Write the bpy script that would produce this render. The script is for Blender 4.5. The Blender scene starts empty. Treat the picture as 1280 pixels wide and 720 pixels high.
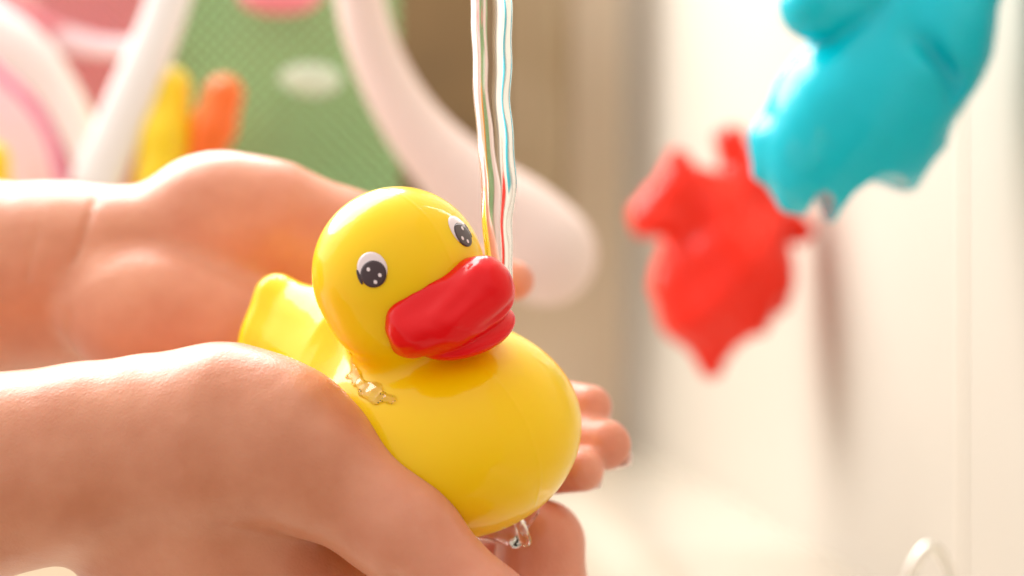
import bpy, math, random
import numpy as np
from mathutils import Matrix, Vector
random.seed(4); rng = np.random.default_rng(4)
SC = bpy.context.scene
COL = SC.collection

# ------------------------------------------------------------------ frame
K = 24.0/1280.0          # cm per photo pixel at the reference distance
D = 46.67                # cm, camera to the reference plane
PITCH = math.radians(2.0)
RC = np.array(Matrix.Rotation(math.pi/2-PITCH, 3, 'X'))
FOC = np.array([0, 0, 0.20])

def pt(px, py, z=0.0):
    s = (D+z)/D
    return np.array([(px-640)*K*s, (360-py)*K*s, -z])
def pr(r, z=0.0):
    return r*K*(D+z)/D
def cyl_pt(px, py, z, r):      # centre + radius
    return pt(px, py, z), pr(r, z)
def to_world(V):
    return (np.asarray(V) @ RC.T)*0.01 + FOC
def to_cam(W):
    return ((np.asarray(W)-FOC)*100) @ RC

# ------------------------------------------------------------------ SDF
def smin(a, b, k):
    if k <= 0: return np.minimum(a, b)
    h = np.maximum(k-np.abs(a-b), 0)/k
    return np.minimum(a, b)-h*h*k*0.25
def smax(a, b, k): return -smin(-a, -b, k)
def cone(P, a, b, ra, rb):
    a = np.asarray(a, np.float32); b = np.asarray(b, np.float32)
    ba = b-a; l2 = float(ba@ba)+1e-9
    t = np.clip(((P-a)@ba)/l2, 0, 1)
    q = P-a-t[..., None]*ba
    return np.sqrt((q*q).sum(-1))-(ra+(rb-ra)*t)
def ell(P, c, r, A=None):
    q = P-np.asarray(c, np.float32)
    if A is not None: q = q@np.asarray(A, np.float32).T
    r = np.asarray(r, np.float32)
    k0 = np.sqrt(((q/r)**2).sum(-1)); k1 = np.sqrt(((q/(r*r))**2).sum(-1))+1e-6
    return k0*(k0-1)/k1

def surfnet(f, lo, hi, h, proj=3):
    lo = np.asarray(lo, float); hi = np.asarray(hi, float)
    n = np.ceil((hi-lo)/h).astype(int)+1
    ax = [lo[i]+h*np.arange(n[i]) for i in range(3)]
    V = np.empty(tuple(n), np.float32)
    YZ = np.stack(np.meshgrid(ax[1], ax[2], indexing='ij'), -1).astype(np.float32)
    step = 16
    for i in range(0, n[0], step):
        xs = ax[0][i:i+step]
        P = np.empty((len(xs), n[1], n[2], 3), np.float32)
        P[..., 0] = xs[:, None, None]; P[..., 1:] = YZ[None]
        V[i:i+step] = f(P)
    S = V < 0
    cnt = np.zeros(tuple(n-1), np.int16)
    for dx in (0, 1):
        for dy in (0, 1):
            for dz in (0, 1):
                cnt += S[dx:n[0]-1+dx, dy:n[1]-1+dy, dz:n[2]-1+dz]
    act = (cnt > 0) & (cnt < 8)
    idx = np.full(tuple(n-1), -1, np.int64)
    cells = np.argwhere(act); idx[act] = np.arange(len(cells))
    acc = np.zeros((len(cells), 3)); c2 = np.zeros(len(cells))
    for a in range(3):
        o = [b for b in range(3) if b != a]
        for u in (0, 1):
            for v in (0, 1):
                p0 = cells.copy(); p0[:, o[0]] += u; p0[:, o[1]] += v
                p1 = p0.copy(); p1[:, a] += 1
                v0 = V[p0[:, 0], p0[:, 1], p0[:, 2]]; v1 = V[p1[:, 0], p1[:, 1], p1[:, 2]]
                m = (v0 < 0) != (v1 < 0)
                t = np.where(m, v0/(v0-v1+1e-20), 0)
                q = p0.astype(float); q[:, a] += t
                acc[m] += q[m]; c2[m] += 1
    verts = lo+h*acc/c2[:, None]
    quads = []
    for a in range(3):
        b, c = (a+1) % 3, (a+2) % 3
        s0 = [slice(None)]*3; s1 = [slice(None)]*3
        s0[a] = slice(0, n[a]-1); s1[a] = slice(1, n[a])
        s0[b] = s1[b] = slice(1, n[b]-1); s0[c] = s1[c] = slice(1, n[c]-1)
        A0 = S[tuple(s0)]; A1 = S[tuple(s1)]
        E = np.argwhere(A0 != A1)
        flip = A0[tuple(E.T)]
        E = E.copy(); E[:, b] += 1; E[:, c] += 1
        def cell(db, dc):
            q = E.copy(); q[:, b] += db; q[:, c] += dc
            return idx[q[:, 0], q[:, 1], q[:, 2]]
        Q = np.stack([cell(-1, -1), cell(0, -1), cell(0, 0), cell(-1, 0)], 1)
        Q[~flip] = Q[~flip][:, ::-1]
        quads.append(Q)
    F = np.concatenate(quads)
    e = h*0.4
    for _ in range(proj):
        P = verts.astype(np.float32)
        g = np.stack([(f(P+np.eye(3, dtype=np.float32)[i]*e)-f(P-np.eye(3, dtype=np.float32)[i]*e)) for i in range(3)], -1)/(2*e)
        g2 = (g*g).sum(-1)+1e-6
        stepv = np.clip(f(P)/g2, -h, h)[:, None]*g
        verts = verts-stepv*0.8
    return verts, F

# ------------------------------------------------------------------ objects
def tag(o, label=None, cat=None, group=None, kind=None):
    if label: o['label'] = label
    if cat: o['category'] = cat
    if group: o['group'] = group
    if kind: o['kind'] = kind
    return o
def empty(name, M):
    o = bpy.data.objects.new(name, None); COL.objects.link(o); o.empty_display_size = .01
    o.matrix_world = M; WM[o.name] = Matrix(M)
    return o
WM = {}
def build(name, V, F, mat, parent=None, smooth=True, cam=True, attr=None):
    """V in camera-plane centimetres (cam=True) or in world metres."""
    W = to_world(V) if cam else np.asarray(V, float)
    if parent is not None:
        M = WM[parent.name]
    else:
        M = Matrix.Translation(Vector(W.mean(0)))
    Mi = np.array(M.inverted())
    L = W@Mi[:3, :3].T+Mi[:3, 3]
    me = bpy.data.meshes.new(name)
    me.from_pydata(L.tolist(), [], [list(map(int, f)) for f in F]); me.update()
    if smooth: me.polygons.foreach_set('use_smooth', [True]*len(me.polygons))
    if attr is not None:
        for an, av in attr.items():
            a = me.attributes.new(an, 'FLOAT', 'POINT'); a.data.foreach_set('value', np.asarray(av, np.float32))
    me.materials.append(mat)
    o = bpy.data.objects.new(name, me); COL.objects.link(o)
    if parent is not None:
        o.parent = parent; o.matrix_parent_inverse = Matrix.Identity(4)
    else:
        o.matrix_world = M
    WM[o.name] = M
    return o

def tube(path, rad, n=20, flat=1.0, caps=True, lobes=None):
    """swept tube; path (m,3) rad (m,). camera-plane cm."""
    path = np.asarray(path, float); m = len(path)
    T = np.gradient(path, axis=0); T /= np.linalg.norm(T, axis=1)[:, None]
    V = []; up = np.array([0, 0, 1.0])
    for i in range(m):
        b = np.cross(T[i], up); b /= np.linalg.norm(b)+1e-9
        c = np.cross(b, T[i])
        for j in range(n):
            th = 2*math.pi*j/n
            r = rad[i]*(lobes(th, i/(m-1)) if lobes else 1)
            V.append(path[i]+b*math.cos(th)*r+c*math.sin(th)*r*flat)
    F = [(i*n+j, i*n+(j+1) % n, (i+1)*n+(j+1) % n, (i+1)*n+j) for i in range(m-1) for j in range(n)]
    if caps:
        V.append(path[0]); V.append(path[-1]); a = len(V)-2
        F += [(a, (j+1) % n, j) for j in range(n)]+[(a+1, (m-1)*n+j, (m-1)*n+(j+1) % n) for j in range(n)]
    return np.array(V), F
def spline(pts, m=40):
    P = np.asarray(pts, float); n = len(P)
    t = np.linspace(0, n-1, m); out = []
    for x in t:
        i = min(int(x), n-2); f = x-i
        p0 = P[max(i-1, 0)]; p1 = P[i]; p2 = P[i+1]; p3 = P[min(i+2, n-1)]
        out.append(.5*((2*p1)+(-p0+p2)*f+(2*p0-5*p1+4*p2-p3)*f*f+(-p0+3*p1-3*p2+p3)*f**3))
    return np.array(out)
def box(c, s):
    c = np.array(c, float); s = np.array(s, float)/2
    V = np.array([c+s*np.array([x, y, z]) for x in (-1, 1) for y in (-1, 1) for z in (-1, 1)])
    F = [(0, 1, 3, 2), (4, 6, 7, 5), (0, 4, 5, 1), (2, 3, 7, 6), (0, 2, 6, 4), (1, 5, 7, 3)]
    return V, F

# ------------------------------------------------------------------ materials
def mat(name, col, rough=.5, **kw):
    m = bpy.data.materials.new(name); m.use_nodes = True
    b = m.node_tree.nodes['Principled BSDF']
    b.inputs['Base Color'].default_value = (*col, 1); b.inputs['Roughness'].default_value = rough
    for k, v in kw.items():
        b.inputs[k.replace('_', ' ')].default_value = v
    return m
def N(m, t, **kw):
    n = m.node_tree.nodes.new(t)
    for k, v in kw.items(): setattr(n, k, v)
    return n
def bsdf(m): return m.node_tree.nodes['Principled BSDF']
def noise_bump(m, scale, strength, dist, detail=3, prev=None, coord='Object'):
    tc = N(m, 'ShaderNodeTexCoord'); no = N(m, 'ShaderNodeTexNoise'); bu = N(m, 'ShaderNodeBump')
    no.inputs['Scale'].default_value = scale; no.inputs['Detail'].default_value = detail
    bu.inputs['Strength'].default_value = strength; bu.inputs['Distance'].default_value = dist
    L = m.node_tree.links
    L.new(tc.outputs[coord], no.inputs['Vector']); L.new(no.outputs['Fac'], bu.inputs['Height'])
    if prev: L.new(prev.outputs['Normal'], bu.inputs['Normal'])
    L.new(bu.outputs['Normal'], bsdf(m).inputs['Normal'])
    return bu
def noise_col(m, c1, c2, scale, detail=3, lo=.35, hi=.65):
    tc = N(m, 'ShaderNodeTexCoord'); no = N(m, 'ShaderNodeTexNoise'); rp = N(m, 'ShaderNodeValToRGB')
    no.inputs['Scale'].default_value = scale; no.inputs['Detail'].default_value = detail
    rp.color_ramp.elements[0].position = lo; rp.color_ramp.elements[1].position = hi
    rp.color_ramp.elements[0].color = (*c1, 1); rp.color_ramp.elements[1].color = (*c2, 1)
    L = m.node_tree.links
    L.new(tc.outputs['Object'], no.inputs['Vector']); L.new(no.outputs['Fac'], rp.inputs['Fac'])
    L.new(rp.outputs['Color'], bsdf(m).inputs['Base Color'])
    return rp

# skin: arm tan -> palm/finger pink by the 'palm' attribute, faint mottling, fine pores
SKIN = mat('skin', (.62, .33, .2), .42, Subsurface_Weight=.4, Subsurface_Scale=.003, Specular_IOR_Level=.4, Coat_Weight=.3, Coat_Roughness=.28)
bsdf(SKIN).inputs['Subsurface Radius'].default_value = (1.0, .32, .16)
def setup_skin(m):
    L = m.node_tree.links
    tc = N(m, 'ShaderNodeTexCoord'); no = N(m, 'ShaderNodeTexNoise'); no.inputs['Scale'].default_value = 70; no.inputs['Detail'].default_value = 4
    L.new(tc.outputs['Object'], no.inputs['Vector'])
    r1 = N(m, 'ShaderNodeValToRGB'); r1.color_ramp.elements[0].position = .3; r1.color_ramp.elements[1].position = .7
    r1.color_ramp.elements[0].color = (.60, .23, .12, 1); r1.color_ramp.elements[1].color = (.70, .31, .18, 1)
    r2 = N(m, 'ShaderNodeValToRGB'); r2.color_ramp.elements[0].position = .3; r2.color_ramp.elements[1].position = .7
    r2.color_ramp.elements[0].color = (.70, .26, .16, 1); r2.color_ramp.elements[1].color = (.78, .34, .23, 1)
    L.new(no.outputs['Fac'], r1.inputs['Fac']); L.new(no.outputs['Fac'], r2.inputs['Fac'])
    at = N(m, 'ShaderNodeAttribute', attribute_name='palm')
    mx = N(m, 'ShaderNodeMix', data_type='RGBA')
    L.new(at.outputs['Fac'], mx.inputs[0]); L.new(r1.outputs['Color'], mx.inputs[6]); L.new(r2.outputs['Color'], mx.inputs[7])
    L.new(mx.outputs[2], bsdf(m).inputs['Base Color'])
    # fine skin relief: two scales
    vo = N(m, 'ShaderNodeTexVoronoi', feature='DISTANCE_TO_EDGE'); vo.inputs['Scale'].default_value = 900
    L.new(tc.outputs['Object'], vo.inputs['Vector'])
    b1 = N(m, 'ShaderNodeBump'); b1.inputs['Strength'].default_value = .35; b1.inputs['Distance'].default_value = .00025
    L.new(vo.outputs['Distance'], b1.inputs['Height'])
    n2 = N(m, 'ShaderNodeTexNoise'); n2.inputs['Scale'].default_value = 220; n2.inputs['Detail'].default_value = 4
    L.new(tc.outputs['Object'], n2.inputs['Vector'])
    b2 = N(m, 'ShaderNodeBump'); b2.inputs['Strength'].default_value = .45; b2.inputs['Distance'].default_value = .0006
    L.new(n2.outputs['Fac'], b2.inputs['Height']); L.new(b1.outputs['Normal'], b2.inputs['Normal'])
    L.new(b2.outputs['Normal'], bsdf(m).inputs['Normal'])
setup_skin(SKIN)
NAIL = mat('fingernail', (.93, .72, .64), .3, Coat_Weight=.2)

YEL = mat('yellow_vinyl', (1.0, .625, .0), .32, Subsurface_Weight=.5, Subsurface_Scale=.007, Coat_Weight=.5, Coat_Roughness=.035, Specular_IOR_Level=.1)
bsdf(YEL).inputs['Subsurface Radius'].default_value = (1.0, .5, .02)
def setup_yellow(m):
    L = m.node_tree.links
    b0 = noise_bump(m, 90, .25, .0008, 3)
    tc = N(m, 'ShaderNodeTexCoord'); sx = N(m, 'ShaderNodeSeparateXYZ')
    L.new(tc.outputs['Object'], sx.inputs[0])
    nz = N(m, 'ShaderNodeTexNoise'); nz.inputs['Scale'].default_value = 120; L.new(tc.outputs['Object'], nz.inputs['Vector'])
    ma = N(m, 'ShaderNodeMath', operation='MULTIPLY_ADD'); ma.inputs[1].default_value = .0010
    L.new(nz.outputs['Fac'], ma.inputs[0]); L.new(sx.outputs['Y'], ma.inputs[2])
    ab = N(m, 'ShaderNodeMath', operation='ABSOLUTE'); L.new(ma.outputs[0], ab.inputs[0])
    mr = N(m, 'ShaderNodeMapRange', interpolation_type='SMOOTHSTEP')
    mr.inputs['From Min'].default_value = 0; mr.inputs['From Max'].default_value = .0009
    mr.inputs['To Min'].default_value = 1; mr.inputs['To Max'].default_value = 0
    L.new(ab.outputs[0], mr.inputs['Value'])
    b1 = N(m, 'ShaderNodeBump'); b1.inputs['Strength'].default_value = .18; b1.inputs['Distance'].default_value = .0004
    L.new(mr.outputs[0], b1.inputs['Height']); L.new(b0.outputs['Normal'], b1.inputs['Normal'])
    L.new(b1.outputs['Normal'], bsdf(m).inputs['Normal']); L.new(b1.outputs['Normal'], bsdf(m).inputs['Coat Normal'])
setup_yellow(YEL)
RED = mat('red_vinyl', (.80, .0, .004), .25, Subsurface_Weight=.2, Subsurface_Scale=.004, Coat_Weight=.35, Coat_Roughness=.04, Specular_IOR_Level=.15)
noise_bump(RED, 160, .3, .0006)
EYEW = mat('eye_white_print', (.85, .72, .74), .3, Coat_Weight=.4, Coat_Roughness=.1)
EYEB = mat('eye_dark_print', (.035, .008, .014), .3, Coat_Weight=.4, Coat_Roughness=.1)
WATER = mat('water', (1, 1, 1), 0.0, IOR=1.333, Transmission_Weight=1.0)
BLUE = mat('turquoise_rubber', (.0, .53, .66), .25, Subsurface_Weight=.2, Specular_IOR_Level=.1, Subsurface_Scale=.006, Coat_Weight=.45, Coat_Roughness=.08)
REDT = mat('red_rubber', (.86, .022, .006), .3, Subsurface_Weight=.2, Specular_IOR_Level=.2, Subsurface_Scale=.006, Coat_Weight=.25, Coat_Roughness=.1)
for m_ in (BLUE, REDT): noise_bump(m_, 60, .4, .002)
TOYY = mat('yellow_toy_plastic', (.95, .68, .0), .3, Subsurface_Weight=.2, Subsurface_Scale=.006, Coat_Weight=.3)
TOYO = mat('orange_toy_plastic', (.95, .17, .01), .3, Subsurface_Weight=.2, Subsurface_Scale=.006, Coat_Weight=.3)
WTRIM = mat('white_fabric', (.92, .90, .88), .8); noise_bump(WTRIM, 700, .5, .0006)
PTRIM = mat('pale_pink_padding', (.84, .66, .60), .8); noise_bump(PTRIM, 500, .5, .0008)
CORD = mat('pink_cord', (.88, .30, .45), .7); noise_bump(CORD, 700, .5, .0006)
PNET = mat('pink_net', (.86, .27, .33), .7)
PSHEER = mat('sheer_pink_cloth', (.93, .72, .78), .8); noise_bump(PSHEER, 300, .4, .001)
GNET = mat('green_net', (.32, .66, .30), .7)
BROWN = mat('brown_wood', (.17, .09, .03), .5)
noise_col(BROWN, (.09, .05, .014), (.14, .08, .025), 12, 6)
TAN = mat('tan_towel', (.62, .47, .32), .9)
noise_col(TAN, (.44, .33, .20), (.52, .41, .28), 12, 6); noise_bump(TAN, 500, .6, .001)
CHROME = mat('brushed_metal', (.85, .82, .74), .4, Metallic=1.0)
SEAM = mat('joint_grout', (.62, .56, .47), .8)
WALL = mat('cream_wall_tile', (.86, .80, .70), .75, Specular_IOR_Level=.15)
noise_col(WALL, (.51, .46, .385), (.53, .485, .415), 3.5, 4); noise_bump(WALL, 6, .15, .004)
ENDW = mat('beige_wall', (.66, .56, .42), .5)
noise_col(ENDW, (.76, .61, .43), (.82, .68, .51), 5, 5); noise_bump(ENDW, 40, .2, .002)
TUB = mat('cream_enamel', (.82, .76, .64), .2, Coat_Weight=.5, Coat_Roughness=.08)
noise_col(TUB, (.50, .45, .36), (.56, .515, .43), 6, 4); noise_bump(TUB, 10, .1, .002)

# ------------------------------------------------------------------ rubber duck
f = np.array([.49, -.355, .795]); f /= np.linalg.norm(f)
l = np.array([-.856, -.367, .364]); l -= f*(l@f); l /= np.linalg.norm(l)
u = np.cross(l, f); u *= np.sign(u[1]); u /= np.linalg.norm(u)
HC = pt(498, 341, -1.2); HR = pr(108, -1.2)
AH = np.stack([f, l, u])                         # camera cm -> head frame
fb = np.array([.66, -.2, .70]); fb /= np.linalg.norm(fb)
ub = np.array([-.2, .93, .30]); ub -= fb*(ub@fb); ub /= np.linalg.norm(ub)
lb = np.cross(ub, fb)
AB = np.stack([fb, lb, ub])
BC = pt(573, 540, -.4)
def hp(a, b, c): return HC+f*a+l*b+u*c
def head_sdf(P):
    d = ell(P, HC, (HR*1.0, HR*1.0, HR*1.0), AH)
    d = smin(d, ell(P, hp(.55, .55, -.75), (1.25, 1.2, .95), AH), .5)   # cheeks
    d = smin(d, ell(P, hp(.55, -.55, -.75), (1.25, 1.2, .95), AH), .5)
    return d
def duck_sdf(P):
    b = ell(P, BC, (pr(150), pr(156), pr(124)), AB)
    b = smin(b, ell(P, BC-fb*pr(110)+ub*pr(4), (pr(165), pr(148), pr(112)), AB), 1.2)
    t = smin(cone(P, pt(430, 425, 1.2), pt(347, 371, 2.4), pr(60), pr(26)),
             cone(P, pt(425, 470, 1.0), pt(327, 425, 2.2), pr(66), pr(25)), .25)
    t = smin(t, cone(P, pt(346, 371, 2.4), pt(322, 440, 2.2), pr(25), pr(24)), .4)
    t = smin(t, cone(P, pt(420, 445, 1.2), pt(336, 402, 2.3), pr(60), pr(20)), .5)
    b = smin(b, t, .8)
    w = ell(P, BC-fb*pr(95)+lb*pr(122)+ub*pr(20), (pr(95), pr(36), pr(52)), AB)
    b = smin(b, w, .18)
    w = ell(P, BC-fb*pr(95)-lb*pr(122)+ub*pr(20), (pr(95), pr(36), pr(52)), AB)
    b = smin(b, w, .18)
    return smin(head_sdf(P), b, .5)
MB = Matrix.Identity(4)
wf = RC@fb; wl = RC@lb; wu = RC@ub; wo = to_world(BC)
for i in range(3):
    MB[i][0] = wf[i]; MB[i][1] = wl[i]; MB[i][2] = wu[i]; MB[i][3] = wo[i]
duck = tag(empty('rubber_duck', MB), 'glossy yellow rubber duck with red bill cupped in wet hands under running water', 'rubber duck')
V, F = surfnet(duck_sdf, BC-[7.0, 4.2, 6.5], BC+[4.2, 7.0, 5.0], .075)
build('body', V, F, YEL, duck)

BN = (f*.5+u*.8+l*.27).astype(np.float32)
def bill_sdf(P):
    q = ell(P, hp(1.90, -.22, -.30), (1.0, 1.36, .84), AH)
    q = smin(q, ell(P, hp(2.05, -1.16, .0), (.72, .60, .68), AH), .5)
    q = smin(q, ell(P, hp(1.75, .78, -.42), (.58, .38, .64), AH), .4)
    q = smax(q, (P-HC.astype(np.float32))@BN-1.43, .06)                     # flat slope that leaves the ridge line
    rg = smin(cone(P, hp(1.92, .98, -.34), hp(2.48, .30, -.06), .16, .17), cone(P, hp(2.48, .30, -.06), hp(2.25, -.95, .52), .17, .10), .1)
    q = smin(q, rg, .2)
    gr = cone(P, hp(2.62, -1.5, -.62), hp(2.95, -.5, -.80), .10, .07)
    q = smax(q, -gr, .1)
    q = smax(q, -cone(P, hp(2.75, -1.45, -.30), hp(3.02, -.1, -.55), .05, .03), .12)
    q = q+.012*np.sin(P[..., 0]*9+np.sin(P[..., 1]*7))*np.sin(P[..., 1]*8+P[..., 2]*5)
    lo = ell(P, hp(1.85, -.55, -.98), (.98, 1.20, .40), AH)
    q = smin(q, lo, .07)
    q = smin(q, ell(P, hp(1.62, .86, -.78), (.36, .30, .26), AH), .14)
    return q
V, F = surfnet(bill_sdf, hp(2.0, 0, -.4)-2.6, hp(2.0, 0, -.4)+2.6, .055)
bill = build('bill', V, F, RED, duck)

def patch(name, dirn, inward, up, cx, cy, rx, ry, lift, m, parent, rot=0):
    """thin printed spot laid on the head, sizes in cm along the surface"""
    d0 = dirn/np.linalg.norm(dirn)
    ti = inward-d0*(inward@d0); ti /= np.linalg.norm(ti)
    tu = up-d0*(up@d0)-ti*((up-d0*(up@d0))@ti); tu /= np.linalg.norm(tu)
    nr, ns = 7, 36; V = []; 
    cr, sr = math.cos(rot), math.sin(rot)
    for i in range(nr+1):
        for j in range(ns):
            a = 2*math.pi*j/ns; rr = min(i/(nr-1), 1.0)
            x = rx*rr*math.cos(a); y = ry*rr*math.sin(a); x, y = x*cr-y*sr, x*sr+y*cr
            dd = d0*HR+ti*(cx+x)+tu*(cy+y); dd /= np.linalg.norm(dd)
            s = HR*.8
            for _ in range(14): s -= float(duck_sdf((HC+dd*s)[None].astype(np.float32))[0])*.9
            V.append(HC+dd*(s+(lift if i < nr else -.02)))
    F = [(i*ns+j, i*ns+(j+1) % ns, (i+1)*ns+(j+1) % ns, (i+1)*ns+j) for i in range(nr) for j in range(ns)]
    V = np.array(V); 
    nf = np.cross(V[F[ns*3][1]]-V[F[ns*3][0]], V[F[ns*3][3]]-V[F[ns*3][0]])
    if nf@d0 < 0: F = [q[::-1] for q in F]
    return build(name, V, F, m, parent)
e1 = np.array([-.235, .01, .97]); e2 = np.array([.745, .46, .48])
q1 = pr(1, -3)
for e, inw in ((e1, -l), (e2, l)):
    ey = patch('eye', e, inw, u, 1*q1, 3*q1, 19.5*q1, 22*q1, .014, EYEW, duck)
    patch('pupil', e, inw, u, 0*q1, -4*q1, 17*q1, 17*q1, .024, EYEB, ey)
    patch('eye_outline', e, inw, u, -18.5*q1, 1*q1, 2.2*q1, 10*q1, .022, EYEB, ey, rot=-.1)
    for hx, hy in ((-3, 4), (7, -9), (-2, -14)):
        patch('glint_dot', e, inw, u, hx*q1, hy*q1, 2.2*q1, 2.6*q1, .031, EYEW, ey)

# ------------------------------------------------------------------ the child's two arms
def C(P, a, b):
    (p1, r1), (p2, r2) = cyl_pt(*a), cyl_pt(*b)
    return cone(P, p1, p2, r1, r2)
def Ch(P, pts, k=.0):
    d = None
    for a, b in zip(pts[:-1], pts[1:]):
        c = C(P, a, b); d = c if d is None else smin(d, c, k)
    return d
def E(P, x, y, z, rx, ry, rz, rot=0):
    A = None
    if rot:
        c, s = math.cos(rot), math.sin(rot); A = np.array([[c, s, 0], [-s, c, 0], [0, 0, 1]])
    return ell(P, pt(x, y, z), (pr(rx, z), pr(ry, z), pr(rz, z)), A)

def near_sdf(P):
    arm = Ch(P, [(-330, 640, -.8, 138), (-60, 602, -.9, 132), (110, 574, -1.0, 119), (190, 560, -1.1, 115), (250, 560, -1.2, 113)], .3)
    d = smin(arm, E(P, 282, 520, -1.4, 82, 78, 90), .9)
    d = smin(d, E(P, 333, 532, -1.7, 78, 82, 85), .6)
    base = Ch(P, [(285, 555, -1.5, 112), (365, 565, -2.0, 92), (400, 588, -2.2, 84)], .5)
    d = smin(d, base, .8)
    palm = Ch(P, [(250, 640, .2, 118), (380, 800, .6, 130), (470, 880, 1.2, 120)], .8)
    d = smin(d, palm, .9)
    d = smin(d, E(P, 250, 690, 0, 150, 95, 120), .9)
    th = Ch(P, [(395, 582, -2.2, 86), (500, 660, -2.7, 63), (612, 770, -3.0, 54), (680, 850, -3.0, 44)], .6)
    d = smin(d, th, .22)
    fi = Ch(P, [(470, 880, 1.2, 100), (600, 850, 2.2, 66), (672, 770, 2.5, 60), (676, 680, 2.3, 56)], .7)
    d = smin(d, fi, .3)
    fi = Ch(P, [(470, 880, 2.0, 90), (600, 860, 3.6, 60), (650, 800, 4.2, 52), (640, 700, 4.3, 46)], .7)
    d = smin(d, fi, .2)
    # thumb-web crease
    cr = Ch(P, [(372, 674, -4.0, 4), (408, 692, -4.1, 11), (440, 701, -4.1, 12), (470, 717, -4.0, 13), (520, 750, -3.6, 13)])
    d = smax(d, -cr, .16)
    for c in ([(548, 668, -3.9, 2), (566, 700, -4.3, 3), (562, 735, -4.4, 2)], [(566, 662, -3.9, 2), (590, 700, -4.35, 2), (590, 740, -4.4, 2)], [(418, 686, -4.1, 3), (426, 672, -4.15, 1)]):
        d = smax(d, -Ch(P, c), .12)
    return d
def far_sdf(P):
    Z = 2.6
    arm = Ch(P, [(-330, 370, 4.6+Z, 150), (-60, 352, 4.6+Z, 128), (70, 345, 4.4+Z, 112), (150, 340, 4.2+Z, 108)], .6)
    d = smin(arm, E(P, 288, 290, 3.6+Z, 122, 100, 88, -.2), .75)
    d = smin(d, E(P, 400, 350, 4.0+Z, 140, 90, 72, -.5), .6)
    d = smin(d, Ch(P, [(350, 290, 3.9+Z, 86), (432, 308, 4.2+Z, 68), (550, 335, 4.0+Z, 44), (643, 351, 3.4+Z, 25)], .4), .5)
    d = smin(d, E(P, 240, 420, 2.4+Z, 172, 100, 84, -.34), .5)
    d = smin(d, E(P, 420, 450, 4.6+Z, 190, 120, 62), .4)
    d = smin(d, Ch(P, [(500, 450, 4.8+Z, 62), (640, 500, 5.2, 36), (738, 508, 3.6, 27)], .4), .5)
    d = smin(d, Ch(P, [(500, 500, 4.6+Z, 58), (650, 545, 4.4, 36), (757, 556, 2.8, 32)], .4), .35)
    d = smin(d, Ch(P, [(480, 540, 4.2+Z, 56), (620, 590, 3.8, 34), (728, 588, 2.0, 27)], .4), .3)
    d = smin(d, Ch(P, [(440, 560, 3.8+Z, 52), (560, 640, 3.4, 30), (640, 660, 2.2, 24)], .4), .3)
    # wrist creases and the diagonal palm line
    for c in GROOVES:
        d = d+.055*np.exp(-(np.maximum(Ch(P, c), 0)/.10)**2)
    return d
def wrist_line(x0, bend, r, y0=238, y1=345):
    out = []
    for y in np.linspace(y0, y1, 7):
        q = (y-343)*.0216; z = 6.93-math.sqrt(max(2.37**2-q*q, .01))
        w = 1-abs((y-y0)/(y1-y0)*2-1)**2
        out.append((x0-bend*(y-y0)/(y1-y0), y, z-.02, max(r*w, .5)))
    return out
GROOVES = [wrist_line(124, 36, 2.0), wrist_line(60, 24, 1.2)]
root = tag(empty('person', Matrix.Translation(Vector(to_world(pt(-200, 480, 3))))),
           "child's two bare arms with wet cupped hands holding the yellow duck under the water", 'person')
V, F = surfnet(near_sdf, pt(-200, 1060, 0)*[1, 1, 0]-[0, 0, 7.5], pt(770, 400, 0)*[1, 1, 0]+[0, 0, 5.6], .11)
pa = np.clip((V[:, 0]-pt(430, 0)[0])/4.0, 0, 1)
nh = tag(build('arm', V, F, SKIN, root, attr={'palm': pa}), 'nearer bare arm, thumb pressed along the near side of the duck')
V, F = surfnet(far_sdf, pt(-260, 740, 4)*[1, 1, 0]-[0, 0, 10.5], pt(800, 130, 4)*[1, 1, 0]+[0, 0, .5], .11)
pa = np.clip((V[:, 0]-pt(130, 0)[0])/6.0, 0, 1)
fh = tag(build('arm', V, F, SKIN, root, attr={'palm': pa}), 'farther bare arm, open palm facing up behind the duck')
def nail(parent, c, n, t, w, ln):
    """curved plate on the back of a fingertip"""
    n = n/np.linalg.norm(n); t = t-n*(t@n); t /= np.linalg.norm(t); s = np.cross(n, t)
    V = []; nu, nv = 8, 8
    for i in range(nu+1):
        for j in range(nv+1):
            a = (j/nv-.5)*2.0; b = i/nu
            ww = w*(1-.25*(2*b-1)**4)
            p = c+s*math.sin(a)*ww+n*(math.cos(a)-1)*ww*.9+t*(b-.5)*ln-n*(2*b-1)**2*.03
            V.append(p)
    V = np.array(V); V2 = V-n*.045
    m = len(V); W = nv+1
    F = [(i*W+j, i*W+j+1, (i+1)*W+j+1, (i+1)*W+j) for i in range(nu) for j in range(nv)]
    F += [tuple(m+x for x in q[::-1]) for q in F]
    ring = [j for j in range(nv)]+[i*W+nv for i in range(nu)]+[nu*W+nv-j for j in range(nv)]+[(nu-i)*W for i in range(nu)]
    F += [(ring[q], m+ring[q], m+ring[(q+1) % len(ring)], ring[(q+1) % len(ring)]) for q in range(len(ring))]
    return build('fingernail', np.vstack([V, V2]), F, NAIL, parent)
for (x, y, z, r), (dx, dy, dz) in (((738, 508, 3.6, 27), (.2, -.3, -.95)), ((757, 556, 2.8, 32), (.2, -.9, -.4)), ((728, 588, 2.0, 27), (.1, -.6, -.8))):
    n = np.array([dx, dy, dz]); n /= np.linalg.norm(n)
    nail(fh, pt(x, y, z)+n*pr(r, z)*.97+np.array([.06, 0, 0]), n, np.array([1, -.05, .35]), pr(r, z)*.62, pr(r, z)*1.5)

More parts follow.
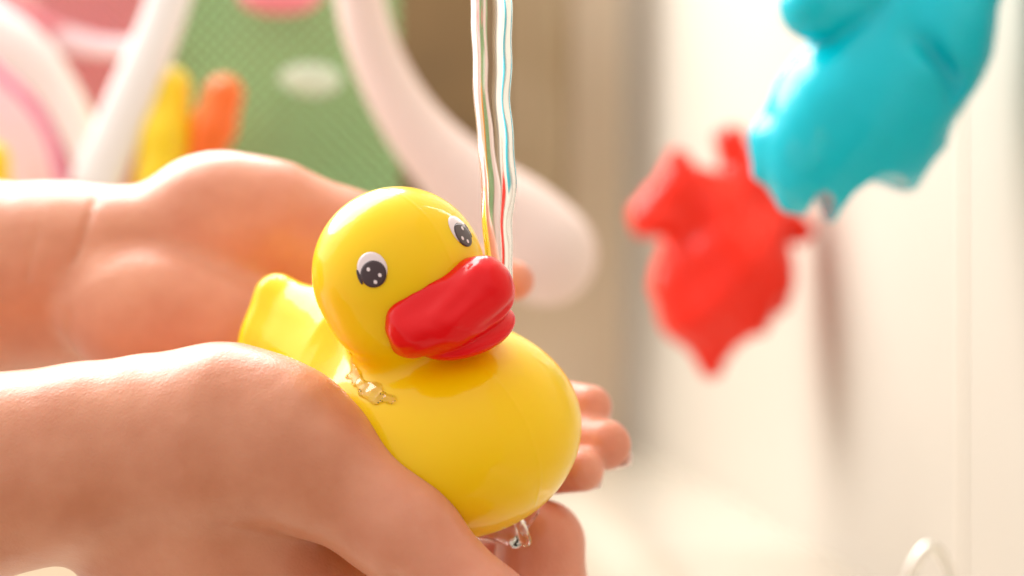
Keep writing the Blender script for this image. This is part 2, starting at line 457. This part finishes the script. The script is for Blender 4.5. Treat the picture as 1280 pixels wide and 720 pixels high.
# ------------------------------------------------------------------ water
ys = [-60, -20, 30, 80, 130, 180, 230, 280, 320, 350, 390, 430, 455]
cx = [613, 613.5, 613, 614.5, 616.5, 619, 621.5, 622, 624, 625, 618, 610, 604]
rr = [28, 27, 26.5, 25.5, 24, 24, 24, 21, 19, 18, 17, 17, 20]
m = 150
tt = np.linspace(0, 1, m)
yy = np.interp(tt, np.linspace(0, 1, len(ys)), ys)
xx = np.interp(yy, ys, cx); r_ = np.interp(yy, ys, rr)
for _ in range(6):
    xx[1:-1] = (xx[:-2]+xx[1:-1]*2+xx[2:])/4; r_[1:-1] = (r_[:-2]+r_[1:-1]*2+r_[2:])/4
xx = xx+np.sin(yy*.035)*1.2+np.sin(yy*.083+1)*.6
zw = -1.2
path = np.array([pt(x, y, zw) for x, y in zip(xx, yy)])
def lob(th, t):
    return 1+.07*math.cos(2*(th-.4-.9*t))+.05*math.cos(3*th+1.6*t+1)+.017*math.sin(t*22+2*math.sin(th+1))+.012*math.sin(t*51+th*2)
V, F = tube(path, [pr(r*.93, zw) for r in r_], 64, .8, True, lob)
tag(build('water_stream', V, F, WATER), 'clear stream of running tap water falling behind the bill of the yellow duck', 'water')
def blob(c, r, s=(1, 1, 1), n=16):
    V = []; 
    for i in range(n+1):
        for j in range(2*n):
            a = math.pi*i/n; b = math.pi*j/n
            V.append(c+np.array([math.sin(a)*math.cos(b)*s[0], math.cos(a)*s[1], math.sin(a)*math.sin(b)*s[2]])*r)
    F = [(i*2*n+j, i*2*n+(j+1) % (2*n), (i+1)*2*n+(j+1) % (2*n), (i+1)*2*n+j) for i in range(n) for j in range(2*n)]
    return np.array(V), F
def drip_sdf(P):
    z = .6
    d = Ch(P, [(600, 662, z, 12), (640, 664, z, 14), (668, 640, z, 6)], .2)
    d = smin(d, Ch(P, [(622, 668, z-.2, 9), (645, 678, z-.4, 8)], .2), .2)
    d = smin(d, Ch(P, [(650, 655, z-.5, 7), (657, 676, z-.7, 7.5)], .2), .15)
    return d
V, F = surfnet(drip_sdf, pt(575, 705, 0)-[0, 0, 2], pt(690, 615, 0)+[0, 0, 2], .05)
tag(build('water_drip', V, F, WATER), 'clear water dripping between the underside of the duck and the fingers below', 'water')
def on_duck(px, py):
    """first point of the duck met along the line of sight through a photo pixel"""
    o = np.array([0, 0, D]); d = pt(px, py, 0)-o; d /= np.linalg.norm(d); s = D-8
    for _ in range(60):
        v = min(float(duck_sdf((o+d*s)[None].astype(np.float32))[0]), float(bill_sdf((o+d*s)[None].astype(np.float32))[0])); s += v*.8
    p = o+d*s; e = .02
    g = np.array([float(duck_sdf((p+np.eye(3)[i]*e)[None].astype(np.float32))[0]-duck_sdf((p-np.eye(3)[i]*e)[None].astype(np.float32))[0]) for i in range(3)])
    return p, g/np.linalg.norm(g)

WP = []  # added film blobs, shaped to catch white highlights where wet vinyl shines
for x, y, r in ((437, 441, 4.5), (440, 449, 4.5), (442, 458, 5), (445, 467, 6), (446, 476, 8), (459, 487, 13), (473, 496, 11), (488, 500, 7), (436, 470, 6), (470, 482, 5)):
    p_, n_ = on_duck(x, y); WP.append((p_, n_, pr(r, -1)))
def film_sdf(P):
    d = None
    for p_, n_, r_ in WP:
        a = np.cross(n_, [0, 1, 0.2]); a /= np.linalg.norm(a); b = np.cross(n_, a)
        e = ell(P, p_, (r_*.2, r_*1.2, r_), np.stack([n_, a, b])); d = e if d is None else smin(d, e, .10)
    return d+.012*np.sin(P[..., 0]*11+2*np.sin(P[..., 1]*7))
lo_ = np.min([w[0] for w in WP], 0)-.4; hi_ = np.max([w[0] for w in WP], 0)+.4
V, F = surfnet(film_sdf, lo_, hi_, .045)
tag(build('water_glint_film', V, F, WATER), 'small water film added to catch glints on the shoulder of the yellow duck beside the near thumb', 'water')

# ------------------------------------------------------------------ bath toys stuck on the wall
def lumps(d, P, a):
    return d+a*np.sin(P[..., 0]*2.3+1)*np.sin(P[..., 1]*2.1+.6*P[..., 2])+a*.35*np.sin(P[..., 0]*4.1+P[..., 1]*3.3)*np.sin(P[..., 2]*3.9+P[..., 1]*2)
def toy_sdf_blue(P):
    z = 14.0
    d = Ch(P, [(1150, 45, z, 92), (1060, 150, z-.6, 92), (1035, 190, z-.5, 88)], 1.0)
    d = smin(d, Ch(P, [(1110, 110, z, 90), (1125, 185, z, 52)], 1.0), 1.2)
    d = smin(d, Ch(P, [(1060, -10, z-.8, 60), (1020, 8, z-1.6, 46)], .8), .18)
    d = smin(d, Ch(P, [(1180, 0, z, 68), (1205, -40, z, 60)], .8), .35)
    for c in [((1000, 215, z-.5, 30), (985, 255, z-.8, 9)), ((1040, 225, z-.5, 24), (1046, 247, z-1, 6)), ((1120, 175, z-.3, 36), (1150, 222, z-.5, 4)), ((965, 180, z-.5, 30), (950, 215, z-.5, 12))]:
        d = smin(d, C(P, *c), .45)
    for c in (((1094, 288, z-.4), (53, 76, 130)), ((1206, 240, z-.4), (54, 62, 130)), ((1020, 268, z-.4), (15, 28, 130))):
        d = smax(d, -ell(P, pt(*c[0]), [pr(q, z) for q in c[1]]), .12)
    d = smax(d, -Ch(P, [(1128, -40, z-2.6, 12), (1150, 40, z-2.6, 16), (1196, 110, z-1.6, 12)]), .5)
    return lumps(d, P, .045)
def toy_sdf_red(P):
    z = 36.0
    d = Ch(P, [(930, 250, z, 44), (915, 330, z-1, 66), (900, 375, z-1, 68)], 1.5)
    for c in [((868, 385, z-1, 44), (888, 462, z-1.2, 14)), ((945, 345, z-1, 52), (974, 380, z-1, 15)), ((915, 395, z-1, 44), (932, 424, z-1.2, 12)), ((862, 330, z-1.4, 38), (852, 390, z-1.4, 30)),
              ((955, 260, z, 40), (1000, 285, z, 14)),
              ((900, 262, z-1.5, 36), (812, 280, z-2.5, 19)), ((845, 232, z-2, 24), (870, 250, z-1.8, 32)), ((850, 225, z-2, 17), (850, 198, z-2.4, 15)), ((870, 238, z-1.5, 28), (925, 238, z-.8, 30)), ((950, 225, z-.3, 34), (988, 285, z-.3, 20)),
              ((840, 235, z-2, 26), (800, 270, z-2.4, 16)), ((925, 225, z-.5, 28), (918, 178, z-.8, 22)),
              ((835, 310, z-1.2, 12), (842, 390, z-1, 16))]:
        d = smin(d, C(P, *c), .55)
    d = smax(d, -ell(P, pt(950, 470, z-1), [pr(q, z) for q in (38, 52, 130)]), .3)
    return lumps(d, P, .16)
V, F = surfnet(toy_sdf_blue, pt(915, 300, 14)-[0, 0, 3.5], pt(1290, -110, 14)+[0, 0, 4], .12)
tag(build('bath_toy', V, F, BLUE), 'turquoise rubber bath toy with scalloped hem stuck on the wall above the red one', 'bath toy', 'rubber bath toys stuck to the wall')
V, F = surfnet(toy_sdf_red, pt(760, 510, 36)-[0, 0, 5], pt(1030, 100, 36)+[0, 0, 6.5], .16)
tag(build('bath_toy', V, F, REDT), 'red rubber bath toy with knobs and pointed hem on the wall below the turquoise one', 'bath toy', 'rubber bath toys stuck to the wall')

# ------------------------------------------------------------------ room: walls, deck, tub
# right wall line in plan (camera cm): x = 23 - .158 d
def wallx(d): return 24.0-.135*d
def quadbox(name, A, B, y0, y1, th, m, kind=None):
    """vertical slab whose front face runs from plan point A to B (x, depth)"""
    A = np.array(A, float); B = np.array(B, float); t = (B-A)/np.linalg.norm(B-A); n = np.array([t[1], -t[0]])*th
    V = []
    for q in (A, B, B+n, A+n):
        for y in (y0, y1): V.append([q[0], y, -(q[1]-D)])
    F = [(0, 2, 3, 1), (2, 4, 5, 3), (4, 6, 7, 5), (6, 0, 1, 7), (1, 3, 5, 7), (0, 6, 4, 2)]
    o = build(name, np.array(V), F, m, smooth=False)
    if kind: o['kind'] = kind
    return o
def cam_plane_level(yc): return yc
FARD = 126.0
tag(quadbox('wall', (wallx(20), 20), (wallx(FARD), FARD), -45, 60, 4, WALL), 'smooth cream bathroom wall on the right with a faint joint behind the turquoise toy', 'wall')
tag(quadbox('wall', (-90, FARD), (wallx(FARD)+6, FARD), -45, 60, -4, ENDW), 'beige end wall at the far end of the bath', 'wall')
# deck / tub rim: level sheet in the world, lowered
def rim(yc_at, name):
    # in world coordinates: height from a camera-space point
    h = to_world(np.array([[0, yc_at, 0]]))[0][2]
    return h
zr = to_world(pt(900, 652, 44)[None])[0][2]      # rim height
def plan(x, d):   # camera plan -> world x,y
    w = to_world(np.array([[x, 0, D-d]]))[0]; return w[0], w[1]
def ribbon(prof, ds, name, m):
    """profile (offset from wall, dz) swept along the wall"""
    V = []; F = []
    for d in ds:
        for o_, dz in prof:
            x, y = plan(wallx(d)-o_, d); V.append([x, y, zr+dz*.01])
    n = len(prof)
    for i in range(len(ds)-1):
        for j in range(n-1): F.append((i*n+j, (i+1)*n+j, (i+1)*n+j+1, i*n+j+1))
    return build(name, np.array(V), F, m, cam=False)
prof = [(-.5, 0), (0, 0)]+[(x, -.02*x) for x in (1, 3, 5.5)]+[(6.5+2.0*math.sin(a), -.13-2.0*(1-math.cos(a))) for a in np.linspace(0, math.pi/2, 8)]+[(9.2, -8), (11, -20), (14, -26), (20, -29), (45, -30), (60, -30)]
bt = ribbon(prof, np.linspace(22, FARD+1, 30), 'bathtub', TUB)
tag(bt, 'cream enamel bathtub with a rounded rim running along the wall', 'bathtub')
sd = bt.modifiers.new('thick', 'SOLIDIFY'); sd.thickness = .006; sd.offset = -1
# wall joint and silicone line
d_ = 60.0
for dj, nm in ((66.5, 'j'),):
    x0 = wallx(dj)
    V, F = box((x0+.1, 5, D-dj), (.28, 90, .5))
jw = build('tile_joint', V, F, SEAM, smooth=False); tag(jw, 'faint vertical grout joint in the cream wall beneath the turquoise toy', 'joint')
# loop of metal on the rim, bottom right
lp = spline([pt(1128, 760, 12), pt(1138, 712, 12), pt(1160, 683, 12), pt(1180, 700, 12), pt(1200, 760, 12)], 30)
V, F = tube(lp, [pr(6, 12)]*30, 14)
tag(build('metal_handle', V, F, CHROME), 'small dull metal loop at the bottom right edge of the picture', 'handle')

# brown cabinet and towel behind the bag
V, F = box(pt(330, 60, 68)+[0, 4, 0], (26.5, 34, 6)); V = np.array(V)
cb = tag(empty('wooden_cabinet', Matrix.Translation(Vector(to_world(pt(400, 60, 68))))), 'dark brown wooden cabinet blurred behind the toy bag', 'cabinet')
V, F = box(pt(355, 80, 68)+[-.5, 6, 0], (26.2, 29, 6)); build('carcass', V, F, BROWN, cb, smooth=False)
V, F = box(pt(355, 80, 68)+[-.5, 6, 3.3], (25.4, 28, .7)); build('door', V, F, BROWN, cb, smooth=False)
def towel():
    V = []; F = []; nu, nv = 60, 24; z = 70
    for i in range(nu+1):
        a = i/nu
        for j in range(nv+1):
            b = j/nv
            x = 590+120*a; y = -140+470*b+10*math.sin(a*7)
            p = pt(x, y, z); p[2] += .35*math.sin(a*9+b*1.2)-3.0*a*a
            V.append(p)
    for i in range(nu):
        for j in range(nv): F.append((i*(nv+1)+j, (i+1)*(nv+1)+j, (i+1)*(nv+1)+j+1, i*(nv+1)+j+1))
    o = build('towel', np.array(V), F, TAN); s = o.modifiers.new('t', 'SOLIDIFY'); s.thickness = .004
    tag(o, 'tan towel hanging in folds beside the brown cabinet behind the stream', 'towel')
towel()

# ------------------------------------------------------------------ mesh toy bag (left background)
ZB = 30
bag = tag(empty('toy_bag', Matrix.Translation(Vector(to_world(pt(250, 150, ZB))))), 'pink and green mesh bath toy bag with white fabric trim hanging behind the hands', 'toy bag')
def net(name, x0, x1, y0, y1, z, cell, m, th, bulge=2.0):
    c = cell; V = {}; F = []; vl = []
    def vid(i, j):
        if (i, j) not in V:
            x = x0+(i+j)*c; y = y0+(i-j)*c
            p = pt(x, y, z); p[2] += bulge*math.cos((x-(x0+x1)/2)/(x1-x0)*math.pi)*1.0+.5*math.sin(y*.02+x*.013)
            V[(i, j)] = len(vl); vl.append(p)
        return V[(i, j)]
    R = int((x1-x0+y1-y0)/c)+4
    for i in range(-R, R):
        for j in range(-R, R):
            x = x0+(i+j+1)*c; y = y0+(i-j)*c
            if x0 <= x <= x1 and y0 <= y <= y1:
                F.append((vid(i, j), vid(i+1, j), vid(i+1, j+1), vid(i, j+1)))
    o = build(name, np.array(vl), F, m, bag)
    w = o.modifiers.new('net', 'WIREFRAME'); w.thickness = th*.01; w.use_even_offset = False
    return o
net('green_mesh_panel', 195, 500, -120, 330, ZB+3, 8.5, GNET, .19)
net('pink_mesh_panel', -120, 205, -120, 330, ZB+3, 5.5, PNET, .15)
def band(name, pts, rs, m, flat=.5, parent=bag):
    P = spline([pt(*p) for p in pts], 40)
    R = np.interp(np.linspace(0, 1, 40), np.linspace(0, 1, len(rs)), [pr(r, pts[0][2]) for r in rs])
    V, F = tube(P, R, 24, flat); return build(name, V, F, m, parent)
band('strap', [(232, -80, ZB-2), (205, 20, ZB-2), (165, 120, ZB-2), (115, 240, ZB-2)], [27, 27, 30, 33], WTRIM)
band('trim', [(-60, 20, ZB), (20, 60, ZB), (70, 110, ZB), (110, 190, ZB), (130, 260, ZB)], [40, 36, 26, 24, 24], WTRIM)
band('trim', [(-10, 20, ZB+1), (60, 42, ZB+1), (120, 58, ZB+1), (175, 60, ZB+1)], [26, 20, 15, 12], PSHEER)
band('cord', [(-60, 40, ZB-2), (0, 92, ZB-2), (38, 130, ZB-2), (65, 180, ZB-2), (80, 250, ZB-2)], [9, 8, 8, 7, 7], CORD, 1)
band('lining', [(-40, 110, ZB), (0, 150, ZB), (30, 200, ZB), (40, 260, ZB)], [40, 40, 38, 38], PSHEER, .4)
def sdf_rim(P):
    z = ZB-4
    return Ch(P, RIMP, .15)
RIMP = [tuple(q) for q in spline([(440, -90, ZB-4, 29), (452, 10, ZB-4, 30), (478, 90, ZB-4, 32), (522, 165, ZB-4, 38), (585, 232, ZB-4, 48), (645, 280, ZB-4, 58), (682, 318, ZB-4, 64)], 22)]
V, F = surfnet(sdf_rim, pt(350, 430, ZB)-[0, 0, 2], pt(790, -150, ZB)+[0, 0, 10], .2)
build('padded_rim', V, F, PTRIM, bag)
V, F = blob(pt(388, 100, ZB+.75), pr(36, ZB), (1.1, .6, .25)); build('white_patch', V, F, mat('pale_green_fabric', (.66, .78, .62), .8), bag)
V, F = blob(pt(350, -4, ZB+.2), pr(52, ZB), (1, .45, .4)); build('pink_patch', V, F, PNET, bag)
def sdf_toy(P):
    z = ZB-1.5
    return smin(Ch(P, [(214, 108, z, 24), (208, 170, z, 32), (205, 290, z, 46)], .5), C(P, (205, 290, z, 46), (260, 320, z, 40)), .5)
ty = tag(empty('bath_toy', Matrix.Translation(Vector(to_world(pt(230, 240, ZB-1.5))))), 'blurred yellow bath toy with an orange arm in front of the green mesh', 'bath toy')
V, F = surfnet(sdf_toy, pt(130, 400, ZB)-[0, 0, 2], pt(330, 70, ZB)+[0, 0, 5], .15); build('body', V, F, TOYY, ty)
def sdf_arm(P): return Ch(P, [(280, 118, ZB-1.8, 24), (268, 160, ZB-1.8, 24), (235, 250, ZB-1.6, 20)], .5)
V, F = surfnet(sdf_arm, pt(190, 300, ZB)-[0, 0, 2], pt(330, 70, ZB)+[0, 0, 5], .15); build('arm', V, F, TOYO, ty)
def sdf_y2(P): return Ch(P, [(-12, 200, ZB-3, 24), (-20, 280, ZB-3, 36)], .5)
V, F = surfnet(sdf_y2, pt(-100, 360, ZB)-[0, 0, 2], pt(60, 150, ZB)+[0, 0, 6], .15)
tag(build('bath_toy', V, F, TOYY), 'yellow bath toy cut off by the left edge below the pink cord', 'bath toy')

# ------------------------------------------------------------------ light
W = bpy.data.worlds.new('World'); SC.world = W; W.use_nodes = True
bg = W.node_tree.nodes['Background']; bg.inputs[1].default_value = 1.0
wt = W.node_tree.nodes.new('ShaderNodeTexCoord'); wd = W.node_tree.nodes.new('ShaderNodeVectorMath'); wd.operation = 'DOT_PRODUCT'
wd.inputs[1].default_value = (-.45, .35, .82)          # the bright window side of the room is up and to the left
wr = W.node_tree.nodes.new('ShaderNodeValToRGB')
wr.color_ramp.elements[0].position = .0; wr.color_ramp.elements[0].color = (.20, .11, .07, 1)
wr.color_ramp.elements[1].position = 1.0; wr.color_ramp.elements[1].color = (1.0, .95, .91, 1)
e_ = wr.color_ramp.elements.new(.5); e_.color = (.64, .58, .53, 1)
wm = W.node_tree.nodes.new('ShaderNodeMapRange'); wm.inputs[1].default_value = -1; wm.inputs[2].default_value = 1
W.node_tree.links.new(wt.outputs['Generated'], wd.inputs[0]); W.node_tree.links.new(wd.outputs['Value'], wm.inputs[0])
W.node_tree.links.new(wm.outputs[0], wr.inputs[0]); W.node_tree.links.new(wr.outputs[0], bg.inputs[0])
def area(name, pos, target, size, power, col):
    la = bpy.data.lights.new(name, 'AREA'); la.shape = 'ELLIPSE'; la.size, la.size_y = size[0]*.01, size[1]*.01
    la.energy = power; la.color = col
    o = bpy.data.objects.new(name, la); COL.objects.link(o)
    p = Vector(to_world(np.array(pos, float))); t = Vector(to_world(np.array(target, float)))
    o.location = p; o.rotation_euler = (t-p).to_track_quat('-Z', 'Y').to_euler()
area('window_light', (-34, 50, -44), (0, 0, 0), (75, 60), 8.0, (1, .97, .95))
area('wall_fill_light', (-58, 44, -42), (14, -4, -40), (90, 80), 1.3, (1, .96, .93))  # added fill to brighten the right wall, no actual lamp of the room

cam = bpy.data.cameras.new('camera'); co = bpy.data.objects.new('camera', cam); COL.objects.link(co)
co.location = Vector(to_world(np.array([0, 0, D]))); co.rotation_euler = (math.pi/2-PITCH, 0, 0)
cam.sensor_width = 36; cam.lens = 70.0; cam.clip_start = .01; cam.clip_end = 50
cam.dof.use_dof = True; cam.dof.focus_distance = (D-1.9)*.01; cam.dof.aperture_fstop = 5.6
SC.camera = co
SC.view_settings.view_transform = 'Standard'; SC.view_settings.look = 'None'; SC.view_settings.exposure = .55; SC.view_settings.gamma = 1
SC.cycles.use_denoising = True; SC.cycles.max_bounces = 10; SC.cycles.transmission_bounces = 10
